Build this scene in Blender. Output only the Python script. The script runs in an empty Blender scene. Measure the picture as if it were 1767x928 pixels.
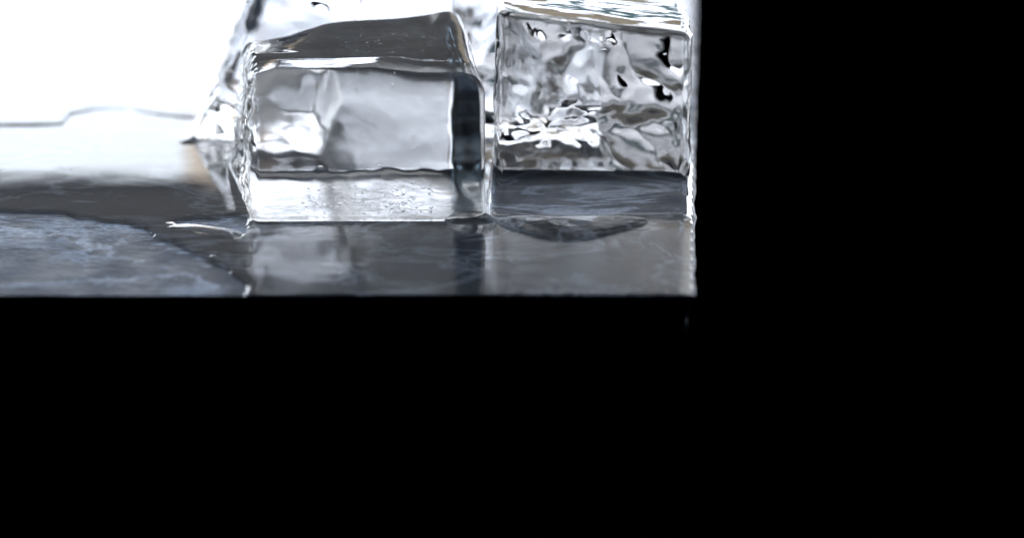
import bpy, math, random
import numpy as np
from mathutils import Vector, Matrix

random.seed(7)
rng = np.random.default_rng(7)
S = bpy.context.scene
C = S.collection

# ------------------------------------------------------------------ camera
MM = 0.001
cam_d = bpy.data.cameras.new('camera')
cam_d.sensor_width = 36.0
cam_d.lens = 83.0
cam_d.clip_start = 0.01
cam_d.clip_end = 20.0
cam_d.dof.use_dof = True
cam_d.dof.focus_distance = 0.452
cam_d.dof.aperture_fstop = 8.5
cam = bpy.data.objects.new('camera', cam_d)
C.objects.link(cam)
cam.location = (0.0273, -0.4285, 0.1281)
cam.rotation_euler = (math.radians(90 - 17.75), 0, 0)
S.camera = cam

# ------------------------------------------------------------------ world and lamps
W = bpy.data.worlds.new('World')
S.world = W
W.use_nodes = True
W.node_tree.nodes['Background'].inputs['Color'].default_value = (0, 0, 0, 1)
W.node_tree.nodes['Background'].inputs['Strength'].default_value = 0.0


def area_lamp(name, loc, target, sx, sy, radiance, color):
    l = bpy.data.lights.new(name, 'AREA')
    l.shape = 'RECTANGLE'
    l.size, l.size_y = sx, sy
    l.energy = radiance * math.pi * sx * sy
    l.color = color
    o = bpy.data.objects.new(name, l)
    C.objects.link(o)
    o.location = loc
    d = Vector(target) - Vector(loc)
    o.rotation_euler = d.to_track_quat('-Z', 'Y').to_euler()
    return o


# daylight window low behind the ice, bright on the left; added lamps stand in for the dim room round it
def back_panel(name, x0, x1, z0, z1, y, radiance, color):
    return area_lamp(name, ((x0 + x1) / 2, y, (z0 + z1) / 2), ((x0 + x1) / 2, y - 1, (z0 + z1) / 2), x1 - x0, z1 - z0, radiance, color)


back_panel('window_light', -0.55, -0.080, 0.0, 0.080, 0.320, 4.8, (0.84, 0.91, 1.0))
back_panel('window_edge_light', -0.080, -0.055, 0.0, 0.066, 0.321, 4.4, (0.90, 0.91, 1.0))
back_panel('tan_fade_light', -0.080, -0.074, 0.0665, 0.081, 0.321, 2.8, (1.0, 0.90, 0.80))  # tan strips added so the window's reflection fades to brown at its corner
back_panel('tan_fade_light', -0.074, -0.066, 0.0665, 0.084, 0.321, 1.7, (1.0, 0.86, 0.72))
back_panel('tan_fade_light', -0.066, -0.048, 0.0665, 0.088, 0.321, 0.9, (1.0, 0.84, 0.68))
back_panel('block_fill_light', -0.055, 0.030, 0.0, 0.082, 0.324, 5.4, (0.80, 0.87, 1.0))  # glow panel added behind the ice to brighten the front block
back_panel('window_right_light', 0.030, 0.140, 0.061, 0.080, 0.320, 3.8, (0.86, 0.90, 1.0))
back_panel('window_right_low_light', 0.030, 0.140, 0.0, 0.050, 0.320, 3.4, (0.86, 0.90, 1.0))
back_panel('teal_strip_light', 0.030, 0.140, 0.050, 0.061, 0.322, 0.30, (0.25, 0.75, 0.85))  # unseen strip added for a teal reflection on the right cube's top
back_panel('warm_fill_light', 0.030, 0.160, 0.083, 0.125, 0.330, 0.7, (1.0, 0.84, 0.58))  # added tan panel that gives the right cube beige glints
back_panel('right_fill_light', 0.150, 0.420, 0.0, 0.120, 0.340, 6.5, (0.90, 0.94, 1.0))  # white fill panel added to brighten the right half of the tall cube
back_panel('high_fill_light', 0.060, 0.320, 0.150, 0.330, 0.350, 3.0, (0.90, 0.94, 1.0))  # another added fill, higher up, for bright refractions in the right cube
back_panel('wall_light', -0.80, 0.80, 0.095, 0.60, 0.360, 0.28, (0.93, 0.95, 0.98))
area_lamp('overhead_fill_light', (-0.1, 0.36, 0.75), (-0.1, 0.36, 0.0), 1.4, 0.78, 0.85, (0.80, 0.89, 1.0))  # added overhead fill for the slate, lifts the dark tones in the ice
area_lamp('side_light', (-0.62, 0.12, 0.28), (0.0, 0.0, 0.0), 0.45, 0.40, 3.2, (0.48, 0.72, 1.0))
area_lamp('right_side_light', (0.60, 0.45, 0.55), (0.0, 0.45, 0.55), 0.9, 1.1, 0.70, (0.88, 0.93, 1.0))

S.view_settings.view_transform = 'Standard'
S.view_settings.look = 'None'
S.view_settings.exposure = 0.0
S.view_settings.gamma = 1.0
S.render.engine = 'CYCLES'
cy = S.cycles
cy.max_bounces = 40
cy.transmission_bounces = 36
cy.glossy_bounces = 36
cy.diffuse_bounces = 3
cy.transparent_max_bounces = 24
cy.caustics_reflective = True
cy.caustics_refractive = True
cy.blur_glossy = 0.3
cy.sample_clamp_indirect = 6.0
cy.use_denoising = True

# ------------------------------------------------------------------ helpers


def tag(o, label=None, cat=None, group=None, kind=None):
    if label: o['label'] = label
    if cat: o['category'] = cat
    if group: o['group'] = group
    if kind: o['kind'] = kind
    return o


def mesh_from(name, verts, faces, smooth=True):
    me = bpy.data.meshes.new(name)
    verts = np.asarray(verts, dtype=np.float32)
    faces = np.asarray(faces, dtype=np.int32)
    n = faces.shape[1]
    me.vertices.add(len(verts))
    me.vertices.foreach_set('co', verts.ravel())
    me.loops.add(faces.size)
    me.loops.foreach_set('vertex_index', faces.ravel())
    me.polygons.add(len(faces))
    me.polygons.foreach_set('loop_start', np.arange(0, faces.size, n, dtype=np.int32))
    me.polygons.foreach_set('loop_total', np.full(len(faces), n, dtype=np.int32))
    me.update(calc_edges=True)
    me.polygons.foreach_set('use_smooth', np.full(len(faces), smooth, dtype=bool))
    me.validate()
    return me


def obj(name, me, mat, parent=None):
    o = bpy.data.objects.new(name, me)
    C.objects.link(o)
    if mat: me.materials.append(mat)
    if parent: o.parent = parent
    return o


_perm = rng.permutation(256)
_perm = np.concatenate([_perm, _perm, _perm])
_grad = rng.normal(size=(256, 3))
_grad /= np.linalg.norm(_grad, axis=1)[:, None]


def perlin(p):
    """gradient noise of an (n,3) array, about -1..1"""
    i = np.floor(p).astype(np.int64)
    f = p - i
    i &= 255
    u = f * f * f * (f * (f * 6 - 15) + 10)
    out = 0.0
    for dx in (0, 1):
        wx = u[:, 0] if dx else 1 - u[:, 0]
        for dy in (0, 1):
            wy = u[:, 1] if dy else 1 - u[:, 1]
            for dz in (0, 1):
                wz = u[:, 2] if dz else 1 - u[:, 2]
                h = _perm[_perm[_perm[(i[:, 0] + dx) & 255] + ((i[:, 1] + dy) & 255)] + ((i[:, 2] + dz) & 255)]
                g = _grad[h]
                d = g[:, 0] * (f[:, 0] - dx) + g[:, 1] * (f[:, 1] - dy) + g[:, 2] * (f[:, 2] - dz)
                out = out + wx * wy * wz * d
    return out * 1.5


def fbm(p, octv=3):
    s, a = 0.0, 1.0
    for k in range(octv):
        s = s + a * perlin(p * (2.03 ** k) + 17.3 * k)
        a *= 0.5
    return s


# ------------------------------------------------------------------ materials


def new_mat(name):
    m = bpy.data.materials.new(name)
    m.use_nodes = True
    nt = m.node_tree
    nt.nodes.clear()
    out = nt.nodes.new('ShaderNodeOutputMaterial')
    return m, nt, out


def glass(name, ior, color=(1, 1, 1, 1), rough=0.0, bump=0.0, bscale=500.0, density=None):
    m, nt, out = new_mat(name)
    g = nt.nodes.new('ShaderNodeBsdfGlass')
    g.inputs['IOR'].default_value = ior
    g.inputs['Color'].default_value = color
    g.inputs['Roughness'].default_value = rough
    nt.links.new(g.outputs[0], out.inputs['Surface'])
    if density:
        v = nt.nodes.new('ShaderNodeVolumeScatter')
        v.inputs['Density'].default_value = density
        v.inputs['Anisotropy'].default_value = 0.3
        nt.links.new(v.outputs[0], out.inputs['Volume'])
    if bump:
        tc = nt.nodes.new('ShaderNodeTexCoord')
        n = nt.nodes.new('ShaderNodeTexNoise')
        n.inputs['Scale'].default_value = bscale
        n.inputs['Detail'].default_value = 3
        b = nt.nodes.new('ShaderNodeBump')
        b.inputs['Strength'].default_value = bump
        b.inputs['Distance'].default_value = 0.0002
        nt.links.new(tc.outputs['Object'], n.inputs['Vector'])
        nt.links.new(n.outputs['Fac'], b.inputs['Height'])
        nt.links.new(b.outputs[0], g.inputs['Normal'])
    return m


M_ICE = glass('clear_ice', 1.31, bump=0.12, bscale=420.0, density=3.0)
M_ICE_A = glass('cloudy_ice', 1.31, bump=0.15, bscale=420.0, density=3.0)
M_FROST = glass('frosted_ice', 1.31, rough=0.20, bump=0.6, bscale=220.0, density=3.0)
M_BEAD = glass('water_bead', 1.33)
M_BUBBLE = glass('air_bubble', 0.763)


def water_film(name):
    """thin sheet of water: straight view of the wet stone below plus the mirror of its surface"""
    m, nt, out = new_mat(name)
    t = nt.nodes.new('ShaderNodeBsdfTransparent')
    t.inputs['Color'].default_value = (0.82, 0.81, 0.79, 1)
    g = nt.nodes.new('ShaderNodeBsdfGlossy')
    g.inputs['Roughness'].default_value = 0.035
    g.inputs['Color'].default_value = (1, 1, 1, 1)
    at = nt.nodes.new('ShaderNodeAttribute'); at.attribute_name = 'film_rough'
    nt.links.new(at.outputs['Fac'], g.inputs['Roughness'])
    fr = nt.nodes.new('ShaderNodeFresnel')
    fr.inputs['IOR'].default_value = 1.36
    mx = nt.nodes.new('ShaderNodeMixShader')
    nt.links.new(fr.outputs[0], mx.inputs[0])
    nt.links.new(t.outputs[0], mx.inputs[1])
    nt.links.new(g.outputs[0], mx.inputs[2])
    nt.links.new(mx.outputs[0], out.inputs['Surface'])
    return m


M_FILM = water_film('water_film')


def slate_mat():
    m, nt, out = new_mat('slate')
    N, L = nt.nodes, nt.links
    p = N.new('ShaderNodeBsdfPrincipled')
    L.new(p.outputs[0], out.inputs['Surface'])
    tc = N.new('ShaderNodeTexCoord')

    def noise(scale, detail, vec=(1, 1, 1), rot=0.0, dist=0.0, rough=0.6):
        mp = N.new('ShaderNodeMapping')
        mp.inputs['Scale'].default_value = vec
        mp.inputs['Rotation'].default_value = (0, 0, rot)
        n = N.new('ShaderNodeTexNoise')
        n.inputs['Scale'].default_value = scale
        n.inputs['Detail'].default_value = detail
        n.inputs['Roughness'].default_value = rough
        n.inputs['Distortion'].default_value = dist
        L.new(tc.outputs['Object'], mp.inputs['Vector'])
        L.new(mp.outputs[0], n.inputs['Vector'])
        return n.outputs['Fac']

    def ramp(src, stops):
        r = N.new('ShaderNodeValToRGB')
        e = r.color_ramp.elements
        e[0].position, e[0].color = stops[0]
        e[1].position, e[1].color = stops[-1]
        for s in stops[1:-1]:
            x = e.new(s[0]); x.color = s[1]
        L.new(src, r.inputs[0])
        return r.outputs[0]

    def mix(a, b, fac, mode='MIX'):
        x = N.new('ShaderNodeMix'); x.data_type = 'RGBA'; x.blend_type = mode
        if isinstance(fac, float): x.inputs[0].default_value = fac
        else: L.new(fac, x.inputs[0])
        for v, s in ((a, x.inputs[6]), (b, x.inputs[7])):
            if isinstance(v, tuple): s.default_value = v
            else: L.new(v, s)
        return x.outputs[2]

    base = ramp(noise(60, 6, rot=0.5), [(0.3, (0.024, 0.036, 0.060, 1)), (0.7, (0.074, 0.102, 0.165, 1))])
    # pale scuffs and veins along the cleft of the stone
    v1 = ramp(noise(42, 6, (0.7, 1.0, 1.0), 0.75, 0.7, 0.6), [(0.465, (0, 0, 0, 1)), (0.495, (1, 1, 1, 1)), (0.525, (0, 0, 0, 1))])
    v2 = ramp(noise(75, 6, (0.5, 1.0, 1.0), -0.5, 0.8, 0.68), [(0.54, (0, 0, 0, 1)), (0.66, (1, 1, 1, 1))])
    c = mix(base, (0.42, 0.50, 0.65, 1), v1)
    c = mix(c, (0.30, 0.37, 0.49, 1), v2)
    sp = ramp(noise(900, 4), [(0.35, (0.55, 0.55, 0.55, 1)), (0.68, (1.25, 1.25, 1.25, 1))])
    c = mix(c, sp, 0.8, 'MULTIPLY')
    L.new(c, p.inputs['Base Color'])
    rr = ramp(noise(120, 4), [(0.3, (0.38, 0.38, 0.38, 1)), (0.7, (0.62, 0.62, 0.62, 1))])
    L.new(rr, p.inputs['Roughness'])
    b = N.new('ShaderNodeBump')
    b.inputs['Strength'].default_value = 0.9
    b.inputs['Distance'].default_value = 0.0006
    L.new(noise(700, 6, (0.5, 1, 1), 0.4), b.inputs['Height'])
    L.new(b.outputs[0], p.inputs['Normal'])
    return m


M_SLATE = slate_mat()

# ------------------------------------------------------------------ slate board
# outline in millimetres: front-left, front-right, back-right, back-left
OUT = np.array([(-200, -42.8), (58.8, -42.8), (82.0, 270.0), (-215.0, 275.0)])


def slate_z(x, y):
    p = np.stack([x / 30.0, y / 22.0, np.zeros_like(x) + 3.1], 1)
    z = 0.10 * fbm(p, 3)
    t = np.stack([x / 55.0 + 9, y / 9.0, np.zeros_like(x) + 7.7], 1)
    z += 0.05 * np.tanh(6 * perlin(t))
    return z - 0.12          # mm; the tops of the cleft reach about z = 0


def build_slate():
    nu, nv = 420, 420
    u = np.linspace(0, 1, nu)
    v = np.linspace(0, 1, nv) ** 1.5
    U, V = np.meshgrid(u, v)
    U, V = U.ravel(), V.ravel()
    P = ((1 - U) * (1 - V))[:, None] * OUT[0] + (U * (1 - V))[:, None] * OUT[1] + (U * V)[:, None] * OUT[2] + ((1 - U) * V)[:, None] * OUT[3]
    x, y = P[:, 0].copy(), P[:, 1].copy()
    jx = 0.35 * fbm(np.stack([y / 9.0, x * 0 + 1.0, x * 0], 1), 4)
    jy = 0.30 * fbm(np.stack([x / 9.0, x * 0 + 5.0, x * 0], 1), 4)
    x += jx * U ** 30 + jx * (1 - U) ** 30
    y += jy * (1 - V) ** 60
    z = slate_z(x, y)
    top = np.stack([x, y, z], 1)
    idx = np.arange(nu * nv).reshape(nv, nu)
    faces = np.stack([idx[:-1, :-1], idx[:-1, 1:], idx[1:, 1:], idx[1:, :-1]], -1).reshape(-1, 4)
    ring = np.concatenate([idx[0, :-1], idx[:-1, -1], idx[-1, ::-1][:-1], idx[::-1, 0][:-1]])
    verts = [top]; fs = [faces]; off = len(top); prev = ring
    cen = np.array([-60.0, 110.0])
    for k, dz in enumerate((-0.5, -1.4, -2.6, -3.8, -5.2, -6.5, -8.0)):
        q = top[ring].copy()
        q[:, 2] = dz
        dirn = (q[:, :2] - cen); dirn /= np.linalg.norm(dirn, axis=1)[:, None]
        amt = -0.25 - 2.2 * (k / 6) + 0.5 * perlin(np.stack([q[:, 0] / 7, q[:, 1] / 7, q[:, 2] * 0 + k * 0.8], 1))
        q[:, :2] += dirn * np.minimum(amt, -0.05)[:, None]
        verts.append(q)
        cur = np.arange(off, off + len(q)); off += len(q)
        fs.append(np.stack([prev, cur, np.roll(cur, -1), np.roll(prev, -1)], -1))
        prev = cur
    me = mesh_from('slate_board', np.concatenate(verts) * MM, np.concatenate(fs))
    bot = bpy.data.meshes.new('tmp')
    o = obj('slate_board', me, M_SLATE)
    # underside
    b = mesh_from('underside', np.array([(-199, -42, -7.9), (52, -38, -7.9), (74, 262, -7.9), (-214, 274, -7.9)]) * MM, [[3, 2, 1, 0]])
    obj('underside', b, M_SLATE, o)
    bpy.data.meshes.remove(bot)
    tag(o, 'dark blue-grey slate board with pale scuffs, wet under the ice', 'slate board')
    return o


build_slate()

# ------------------------------------------------------------------ ice


def ice_mesh(name, corners, r, N, amps, faces_amp=None, seed=0.0, hook=None, keep_min=0.25):
    """rounded block between eight corners (mm): bottom fl, fr, br, bl, then top fl, fr, br, bl"""
    t = np.linspace(-1, 1, N)
    t = np.sign(t) * (1 - (1 - np.abs(t)) ** 1.25)
    A, B = np.meshgrid(t, t, indexing='ij')
    A, B = A.ravel(), B.ravel()
    one = np.ones_like(A)
    sides = [(A, B, one, 1), (A, B, -one, 0), (A, one, B, 0), (A, -one, B, 1), (one, A, B, 1), (-one, A, B, 0)]
    idx = np.arange(N * N).reshape(N, N)
    quad = np.stack([idx[:-1, :-1], idx[1:, :-1], idx[1:, 1:], idx[:-1, 1:]], -1).reshape(-1, 4)
    vs, fs = [], []
    for k, (a, b, c, fl) in enumerate(sides):
        vs.append(np.stack([a, b, c], 1))
        q = quad + k * N * N
        fs.append(q if fl else q[:, ::-1])
    p = np.concatenate(vs); f = np.concatenate(fs)
    key = np.round((p + 2) * 1e6).astype(np.int64)
    _, first, inv = np.unique(key, axis=0, return_index=True, return_inverse=True)
    p = p[first]; f = inv.ravel()[f]
    r = np.asarray(r, float)                    # rounding at -x, +x, -y, +y, -z, +z
    rv = np.where(p > 0, r[1::2], r[0::2])
    inner = np.clip(p, -(1 - rv), 1 - rv)
    d = (p - inner) / rv
    ln = np.linalg.norm(d, axis=1); ln[ln == 0] = 1
    # map the cube shell on the rounded shell
    mxd = np.abs(d).max(1)
    d = d / ln[:, None] * np.where(mxd > 0, 1.0, 0)[:, None]
    nrm0 = d.copy()
    q = inner + d * rv
    c = np.asarray(corners, float)
    s = (q + 1) / 2
    X, Y, Z = s[:, 0:1], s[:, 1:2], s[:, 2:3]
    bot = (1 - X) * (1 - Y) * c[0] + X * (1 - Y) * c[1] + X * Y * c[2] + (1 - X) * Y * c[3]
    top = (1 - X) * (1 - Y) * c[4] + X * (1 - Y) * c[5] + X * Y * c[6] + (1 - X) * Y * c[7]
    w = bot * (1 - Z) + top * Z
    if hook is not None: w = hook(w, s)

    def normals(w):
        e = np.cross(w[f[:, 2]] - w[f[:, 0]], w[f[:, 3]] - w[f[:, 1]])
        n = np.zeros_like(w)
        for k in range(4):
            np.add.at(n, f[:, k], e)
        return n / np.maximum(np.linalg.norm(n, axis=1), 1e-12)[:, None]

    n = normals(w)
    keep = np.clip(w[:, 2] / 2.5, 0.0, 1.0)      # the foot stays flat on the board
    disp = np.zeros(len(w))
    for wl, a in amps:
        disp += a * perlin(w / wl + seed + wl)
    for (axis, sgn, wl, a, mode) in (faces_amp or []):
        m = np.clip(n[:, axis] * sgn * 1.6 - 0.45, 0, 1)
        if mode == 'lump':
            wv = w / wl + 0.6 * np.stack([perlin(w / (wl * 1.7) + 31), perlin(w / (wl * 1.7) + 57), perlin(w / (wl * 1.7) + 83)], 1)
            disp += a * m * (perlin(wv + seed * 1.3) + 0.45 * perlin(wv * 2.1 + 5))
        elif mode == 'ridge':
            wv = w / wl + 0.5 * np.stack([perlin(w / (wl * 1.5) + 11)] * 3, 1)
            disp += a * m * (1 - 2 * np.abs(perlin(wv + seed)))
        elif mode == 'streak':                    # long level melt marks
            disp += a * m * perlin(w * np.array([0.22, 1.0, 1.0]) / wl + seed)
        elif mode == 'diag':                      # slanting melt ripples, stronger to the right
            ax = (w[:, 0] * 0.9 + w[:, 2] * 0.5) / wl + 0.9 * perlin(w / 13.0 + 3) + 0.3 * perlin(w / 5.0 + 9)
            gx = np.clip((w[:, 0] - w[:, 0].min()) / np.ptp(w[:, 0]) * 1.4 - 0.2, 0.15, 1)
            disp += a * m * gx * (1 - np.abs(np.sin(ax * math.pi))) * (0.7 + 0.6 * perlin(w / 9.0 + 40))
        elif mode == 'chip':
            wv = w * np.array([1, 1, 0.5]) / wl
            disp += a * m * np.abs(perlin(wv + seed * 2)) * -1.6
    w = w + n * (disp * (keep_min + (1 - keep_min) * keep))[:, None]
    w[:, 2] = np.maximum(w[:, 2], c[:4, 2].min())
    return mesh_from(name, w * MM, f), w


G = 'clear ice cubes standing together on the wet slate'


def frost_faces(o, test):
    # the faces that froze against something are matt
    o.data.materials.append(M_FROST)
    n = np.empty(len(o.data.polygons) * 3, np.float32)
    o.data.polygons.foreach_get('normal', n)
    o.data.polygons.foreach_set('material_index', test(n.reshape(-1, 3)).astype(np.int32))


def add_bubbles(parent, box, n, rmin, rmax, name='bubbles'):
    """many tiny air bubbles, one mesh"""
    base = np.array([(0, 0, 1), (1, 0, 0), (0, 1, 0), (-1, 0, 0), (0, -1, 0), (0, 0, -1)], float)
    tri = np.array([(0, 1, 2), (0, 2, 3), (0, 3, 4), (0, 4, 1), (5, 2, 1), (5, 3, 2), (5, 4, 3), (5, 1, 4)])
    # one subdivision for a rounder bead
    for _ in range(2):
        nv = list(base); nf = []; mid = {}
        for t in tri:
            m = []
            for a, b in ((t[0], t[1]), (t[1], t[2]), (t[2], t[0])):
                k = (min(a, b), max(a, b))
                if k not in mid:
                    q = (np.array(nv[a]) + np.array(nv[b])); q /= np.linalg.norm(q)
                    mid[k] = len(nv); nv.append(q)
                m.append(mid[k])
            nf += [(t[0], m[0], m[2]), (t[1], m[1], m[0]), (t[2], m[2], m[1]), tuple(m)]
        base, tri = np.array(nv), np.array(nf)
    vs, fs = [], []
    lo, hi = np.array(box[0], float), np.array(box[1], float)
    for k in range(n):
        c = lo + rng.random(3) * (hi - lo)
        r = rmin + (rmax - rmin) * rng.random() ** 3
        vs.append(base * r * np.array([1 + 0.5 * rng.random(), 1, 0.8]) + c)
        fs.append(tri + k * len(base))
    o = obj(name, mesh_from(name, np.concatenate(vs) * MM, np.concatenate(fs)), M_BUBBLE, parent)
    if n > 1: tag(o, kind='stuff')
    return o


def front_lip(w, s):
    """the melted top of the front block: a raised lip behind its front edge, wider to the left"""
    w = w.copy()
    x, y = w[:, 0], w[:, 1]
    span = np.clip((x + 20) / 3, 0, 1) * np.clip((10 - x) / 9, 0, 1)
    y0 = 2.4
    rise = np.clip((y - 0.5) / (y0 - 0.5), 0, 1)
    fall = np.clip((y - y0) / 10.0, 0, 1)
    prof = (rise * rise * (3 - 2 * rise)) * (1 - fall)
    w[:, 2] += 1.05 * span * prof * np.clip((s[:, 2] - 0.6) / 0.3, 0, 1)
    # rear edge melted lower on the left
    back = np.clip((y - 18) / 16, 0, 1)
    left = 1 - np.clip((x + 17) / 7, 0, 1)
    w[:, 2] -= (0.8 * left * back + 0.5 * back * np.sin(x / 5.0)) * np.clip((s[:, 2] - 0.6) / 0.3, 0, 1)
    return w


# front block: low, wide, its top face seen from above
me, _ = ice_mesh('ice_cube',
                 [(-21.9, -0.3, .05), (22.7, 0.0, .05), (15.8, 46, .05), (-31, 42, .05),
                  (-21.4, 0.6, 28.6), (22.4, 0.6, 28.4), (17.0, 50, 32.8), (-26.5, 38, 28.6)],
                 (0.08, 0.20, 0.09, 0.24, 0.05, 0.30), 150,
                 [(26, 0.25), (11, 0.12), (3.5, 0.018)],
                 [(0, -1, 5.5, 0.75, 'lump'), (0, -1, 3.2, 0.4, 'ridge'), (1, -1, 11.0, 0.22, 'lump'), (1, -1, 5.0, 0.05, 'lump'), (1, 1, 6.5, 0.5, 'streak'), (1, 1, 13.0, 0.25, 'lump'), (1, 1, 5.0, 0.10, 'lump'), (2, 1, 18.0, 0.10, 'lump')], seed=3.3, hook=front_lip)
A = obj('ice_cube', me, M_ICE_A)
frost_faces(A, lambda n: (n[:, 1] > 0.8) | (n[:, 2] < -0.9))
tag(A, 'low wide ice block at the front with a dark flat top and crinkled left side', 'ice cube', G)
add_bubbles(A, ((-14, 4, 0.5), (12, 30, 1.6)), 240, 0.07, 0.32)
add_bubbles(A, ((-14, 26, 18), (14, 38, 27)), 110, 0.05, 0.26)
for c, r in (((-16, 20, 26.6), 0.55), ((-17, 33, 26.4), 0.6), ((8.5, 12, 12.0), .28), ((-9, 5, 10), .3), ((2, 8, 9.5), .32)):
    add_bubbles(A, (c, c), 1, r, r, 'bubble')

# right block: taller, its hidden rear face deeply rippled
me, _ = ice_mesh('ice_cube',
                 [(23.4, 1.0, -0.9), (60.8, 2.0, -0.9), (62.4, 44, -0.9), (24.0, 43, -0.9),
                  (24.2, 1.6, 41.0), (60.9, 2.0, 36.0), (62.2, 43, 33.8), (25.0, 42, 38.0)],
                 (0.09, 0.12, 0.10, 0.08, 0.05, 0.09), 200,
                 [(24, 0.45), (9, 0.13), (3.0, 0.015)],
                 [(1, 1, 8.0, 1.15, 'lump'), (1, 1, 7.5, 1.05, 'diag'), (1, 1, 4.6, 0.18, 'lump'), (0, 1, 7.0, 0.6, 'lump'), (0, -1, 8.0, 0.4, 'lump'), (2, 1, 22.0, 0.5, 'lump')], seed=8.1, keep_min=1.0)
B = obj('ice_cube', me, M_ICE)
B.data.materials.append(glass('ripple_ice', 1.31, rough=0.03, bump=0.2, bscale=300.0, density=5.0))
nn = np.empty(len(B.data.polygons) * 3, np.float32)
B.data.polygons.foreach_get('normal', nn)
B.data.polygons.foreach_set('material_index', (nn.reshape(-1, 3)[:, 1] > 0.4).astype(np.int32))
tag(B, 'tall ice cube on the right with swirling rippled insides', 'ice cube', G)
for c, r in (((44.5, 8, 32.0), 0.42), ((44.8, 10, 33.6), 0.30), ((38, 12, 35.0), 0.35), ((56, 9, 31.0), .35), ((36, 10, 22), .22), ((50, 6, 12), .18)):
    add_bubbles(B, (c, c), 1, r, r, 'bubble')

# leaning block behind on the left, out of focus
me, _ = ice_mesh('ice_cube',
                 [(-42.0, 60, .05), (-12, 57, .05), (-10, 97, .05), (-40, 99, .05),
                  (-26, 62, 36), (-2, 60, 34), (0, 96, 33), (-22, 98, 34)],
                 (0.2, 0.2, 0.2, 0.2, 0.12, 0.2), 110,
                 [(18, 0.9), (7, 0.25)],
                 [(0, -1, 7.0, 1.3, 'lump'), (1, -1, 10.0, 0.7, 'lump'), (0, -1, 5.0, 0.3, 'ridge')], seed=12.7)
D = obj('ice_cube', me, M_ICE)
tag(D, 'blurred leaning ice cube behind the low block, far left of the group', 'ice cube', G)

# block behind between the two front ones
me, _ = ice_mesh('ice_cube',
                 [(15, 62, .05), (46, 59, .05), (48, 97, .05), (17, 99, .05),
                  (14, 62, 37), (45, 60, 37), (46, 96, 36), (15, 98, 36)],
                 (0.2, 0.2, 0.2, 0.2, 0.12, 0.2), 110,
                 [(18, 0.8), (7, 0.25)],
                 [(1, -1, 8.0, 1.0, 'lump'), (1, 1, 8.0, 1.0, 'lump')], seed=21.7)
E_ = obj('ice_cube', me, M_ICE)
tag(E_, 'blurred ice cube at the back, seen through the gap between the two front ones', 'ice cube', G)

# ------------------------------------------------------------------ water on the board


def seg_dist(px, py, poly, closed=True):
    d = np.full(px.shape, 1e9)
    inside = np.zeros(px.shape, bool)
    n = len(poly)
    for i in range(n if closed else n - 1):
        ax, ay = poly[i]; bx, by = poly[(i + 1) % n]
        ex, ey = bx - ax, by - ay
        t = np.clip(((px - ax) * ex + (py - ay) * ey) / (ex * ex + ey * ey), 0, 1)
        d = np.minimum(d, np.hypot(px - ax - t * ex, py - ay - t * ey))
        if closed and ay != by:
            cond = ((ay > py) != (by > py)) & (px < (bx - ax) * (py - ay) / (by - ay) + ax)
            inside ^= cond
    return (np.where(inside, d, -d) if closed else d)


FOOT_A = [(-21.4, 0.1), (22.2, 0.3), (15.4, 45.5), (-30.4, 41.6)]
FOOT_B = [(23.8, 1.4), (61.2, 2.4), (63.5, 43.5), (24.4, 42.5)]
FOOT_D = [(-41.2, 60.6), (-12.6, 57.6), (-10.6, 96.5), (-39.4, 98.5)]
FOOT_E = [(15.5, 62.5), (45.5, 59.5), (47.5, 96.5), (17.5, 98.5)]
# dry stone at the lower left, and a dry islet beside the block
DRY = [(-130, -60), (-130, 9.5), (-90, 9.0), (-71.3, 7.8), (-58.7, 5.8), (-55.5, 2.6), (-46.5, -0.8), (-42.5, -3.0), (-40.3, -7.0), (-36.0, -11.5), (-32, -18), (-27, -24), (-22, -31), (-19, -38), (-17, -60)]
ISLE = [(-36.5, 0.4), (-33.0, 3.2), (-29.5, 2.4), (-26.5, 4.2), (-23.4, 3.6), (-22.6, -4.5), (-24.0, -8.6), (-29.0, -6.0), (-33.5, -3.2)]
# dry crease between the near and the far film
CREASE = [(-150, 70), (-82.5, 73.5), (-71.0, 74.3), (-70.4, 84.0), (-66.5, 88.0), (-60.0, 88.0), (-53.3, 83.5), (-45.1, 80.5), (-43.0, 80.0)]


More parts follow.
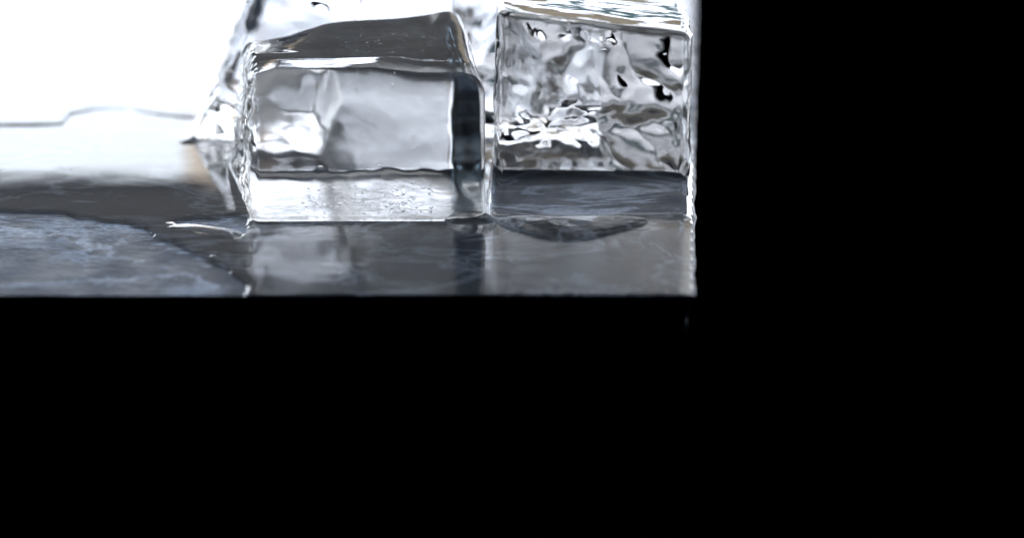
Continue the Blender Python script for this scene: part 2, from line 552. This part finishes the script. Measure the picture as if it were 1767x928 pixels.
def build_water():
    xs = np.concatenate([np.arange(-205, -80, 1.2), np.arange(-80, 67, 0.42), np.arange(67, 84, 1.2)])
    ys = np.concatenate([np.arange(-43.2, 14, 0.36), np.arange(14, 100, 0.6), np.arange(100, 272, 2.0)])
    X, Y = np.meshgrid(xs, ys)
    sh = X.shape
    x, y = X.ravel(), Y.ravel()
    z0 = np.zeros_like(x)
    wob = 0.9 * fbm(np.stack([x / 6.0, y / 6.0, z0 + 2.2], 1), 4)
    wob2 = 0.35 * fbm(np.stack([x / 3.0, y / 3.0, z0 + 9.2], 1), 4)
    d = -seg_dist(x, y, DRY) + wob
    d = np.minimum(d, -seg_dist(x, y, ISLE) + wob2)
    crease = seg_dist(x, y, CREASE, False) + 0.5 * wob2
    deep = np.clip(0.55 + 0.6 * perlin(np.stack([x / 17, y * 0 + 3.3, z0], 1)), 0.08, 0.95)
    rim = seg_dist(x, y, [tuple(OUT[0] - 50), tuple(OUT[1] + (-2.62, -30)), tuple(OUT[2] + (-0.4, 0)), tuple(OUT[3])])
    d = np.minimum(d, rim)
    feet = np.full(x.shape, -1e9)
    for F in (FOOT_A, FOOT_B, FOOT_D, FOOT_E):
        feet = np.maximum(feet, seg_dist(x, y, F))
    w, h0 = 2.4, 0.42
    s = np.clip(d / w, 0, 1)
    h = h0 * np.sqrt(np.maximum(1 - (1 - s) ** 2, 0))
    h += 0.022 * perlin(np.stack([x / 16, y / 22, z0], 1)) * s + 0.004 * perlin(np.stack([x / 5, y / 7, z0 + 4], 1)) * s
    h *= 1 - deep * np.exp(-(crease / 0.8) ** 2)
    near = np.clip((6 - y) / 8, 0, 1)
    h += near * s * 0.010 * perlin(np.stack([x / 14, y / 3.6, z0 + 2], 1))
    h += 0.9 * np.exp(np.minimum(feet, 0) / 0.9) * s
    z = h - 0.10
    v = np.stack([x, y, z], 1)
    ok = (d > -0.05) & (feet < 0.9)
    z[~ok] = -0.3
    v[:, 2] = z
    idx = np.arange(len(x)).reshape(sh)
    f = np.stack([idx[:-1, :-1], idx[:-1, 1:], idx[1:, 1:], idx[1:, :-1]], -1).reshape(-1, 4)
    f = f[ok[f].any(1) & (feet[f] < 0.9).all(1) & (rim[f] > 0).all(1)]
    used, inv = np.unique(f, return_inverse=True)
    o = obj('water', mesh_from('water', v[used] * MM, inv.reshape(-1, 4)), M_FILM)
    # the film thins out towards the front, where it follows the grain of the stone
    ux, uy = x[used], y[used]
    wv = 2.5 * perlin(np.stack([ux / 9, uy / 7, 0 * ux + 1.7], 1))
    fr = 0.03 + 0.07 * np.clip((1 - uy + wv) / 7, 0, 1) + 0.13 * np.clip((ux - 22 + wv) / 5, 0, 1) * np.clip((-1 - uy + wv) / 7, 0, 1)
    fr = fr * np.clip((ux + 28) / 6, 0, 1) + 0.03 * (1 - np.clip((ux + 28) / 6, 0, 1))
    o.data.attributes.new('film_rough', 'FLOAT', 'POINT').data.foreach_set('value', fr.astype(np.float32))
    tag(o, 'thin film of melt water covering the slate around the ice', kind='structure')
    return o


build_water()


def bead(name, pts, h, label, cat, group=None, mat=None, lob=0.0, z=-0.05, close=False):
    """low rounded pool of water over a closed outline (mm)"""
    pts = np.array(pts, float)
    n = 96
    k = len(pts)
    # closed Catmull-Rom outline
    tt = np.linspace(0, k, n, endpoint=False)
    i = tt.astype(int); u = (tt - i)[:, None]
    p0, p1, p2, p3 = pts[(i - 1) % k], pts[i % k], pts[(i + 1) % k], pts[(i + 2) % k]
    out = 0.5 * (2 * p1 + (p2 - p0) * u + (2 * p0 - 5 * p1 + 4 * p2 - p3) * u ** 2 + (3 * p1 - p0 - 3 * p2 + p3) * u ** 3)
    c = out.mean(0)
    m = 26
    vs = []
    for a in range(m):
        ph = (math.pi / 2) * a / (m - 1)
        rr, hh = math.cos(ph) ** 0.85 if a < m - 1 else 0.0005, math.sin(ph)
        q = c + (out - c) * rr
        zz = z + h * hh * (1 + lob * perlin(np.stack([q[:, 0] / 4, q[:, 1] / 3, q[:, 0] * 0], 1)))
        vs.append(np.column_stack([q, zz]))
    v = np.concatenate(vs)
    idx = np.arange(m * n).reshape(m, n)
    f = np.stack([idx[:-1], np.roll(idx[:-1], -1, 1), np.roll(idx[1:], -1, 1), idx[1:]], -1).reshape(-1, 4)
    area = 0.5 * np.sum(out[:, 0] * np.roll(out[:, 1], -1) - np.roll(out[:, 0], -1) * out[:, 1])
    if close:                                   # flat underside
        v = np.concatenate([v, [[c[0], c[1], z]]])
        k0 = np.arange(n)
        f = np.concatenate([f, np.stack([np.roll(k0, -1), k0, np.full(n, len(v) - 1), np.full(n, len(v) - 1)], -1)])
    if area < 0: f = f[:, ::-1]
    me = mesh_from(name, v * MM, f)
    me.attributes.new('film_rough', 'FLOAT', 'POINT').data.foreach_set('value', np.full(len(me.vertices), 0.015, np.float32))
    o = obj(name, me, mat or M_BEAD)
    tag(o, label, cat, group)
    return o


bead('water_bead', [(24.5, 0.4), (29, -6.5), (36, -11.5), (44, -9), (53, -0.2), (46, 0.9), (34, 0.9)], 1.4,
     'lens-shaped bead of water along the foot of the tall right cube', 'water bead', lob=0.12, z=0.55, close=True)
bead('water_bead', [(14.5, -0.6), (17, -3.2), (21.5, -3.4), (24.5, -1.0), (23, 1.2), (18, 1.0)], 2.2,
     'dark oval bead of water where the two front ice blocks meet', 'water bead', z=0.35)
bead('water_ridge', [(-38.6, -3.0), (-35, -4.8), (-30, -7.6), (-24.2, -12.2), (-22.8, -7.0), (-28.5, -2.6), (-34.5, -0.8)], 0.42,
     'slim white-glinting ridge of water left of the low block', 'water bead', mat=M_FILM, z=0.1)
bead('water_drop', [(-59.2, -9.2), (-57.6, -9.6), (-55.8, -8.4), (-57, -7.6), (-58.6, -8.0)], 0.45,
     'tiny glinting drop of water alone on the dry slate', 'water drop', mat=M_FILM, z=0.0)
bead('water_drop', [(-27.6, -22.2), (-26.4, -22.6), (-25.8, -21.4), (-26.9, -20.8)], 0.3,
     'tiny glinting drop of water at the edge of the wet slate near the low block', 'water drop', mat=M_FILM, z=0.1)
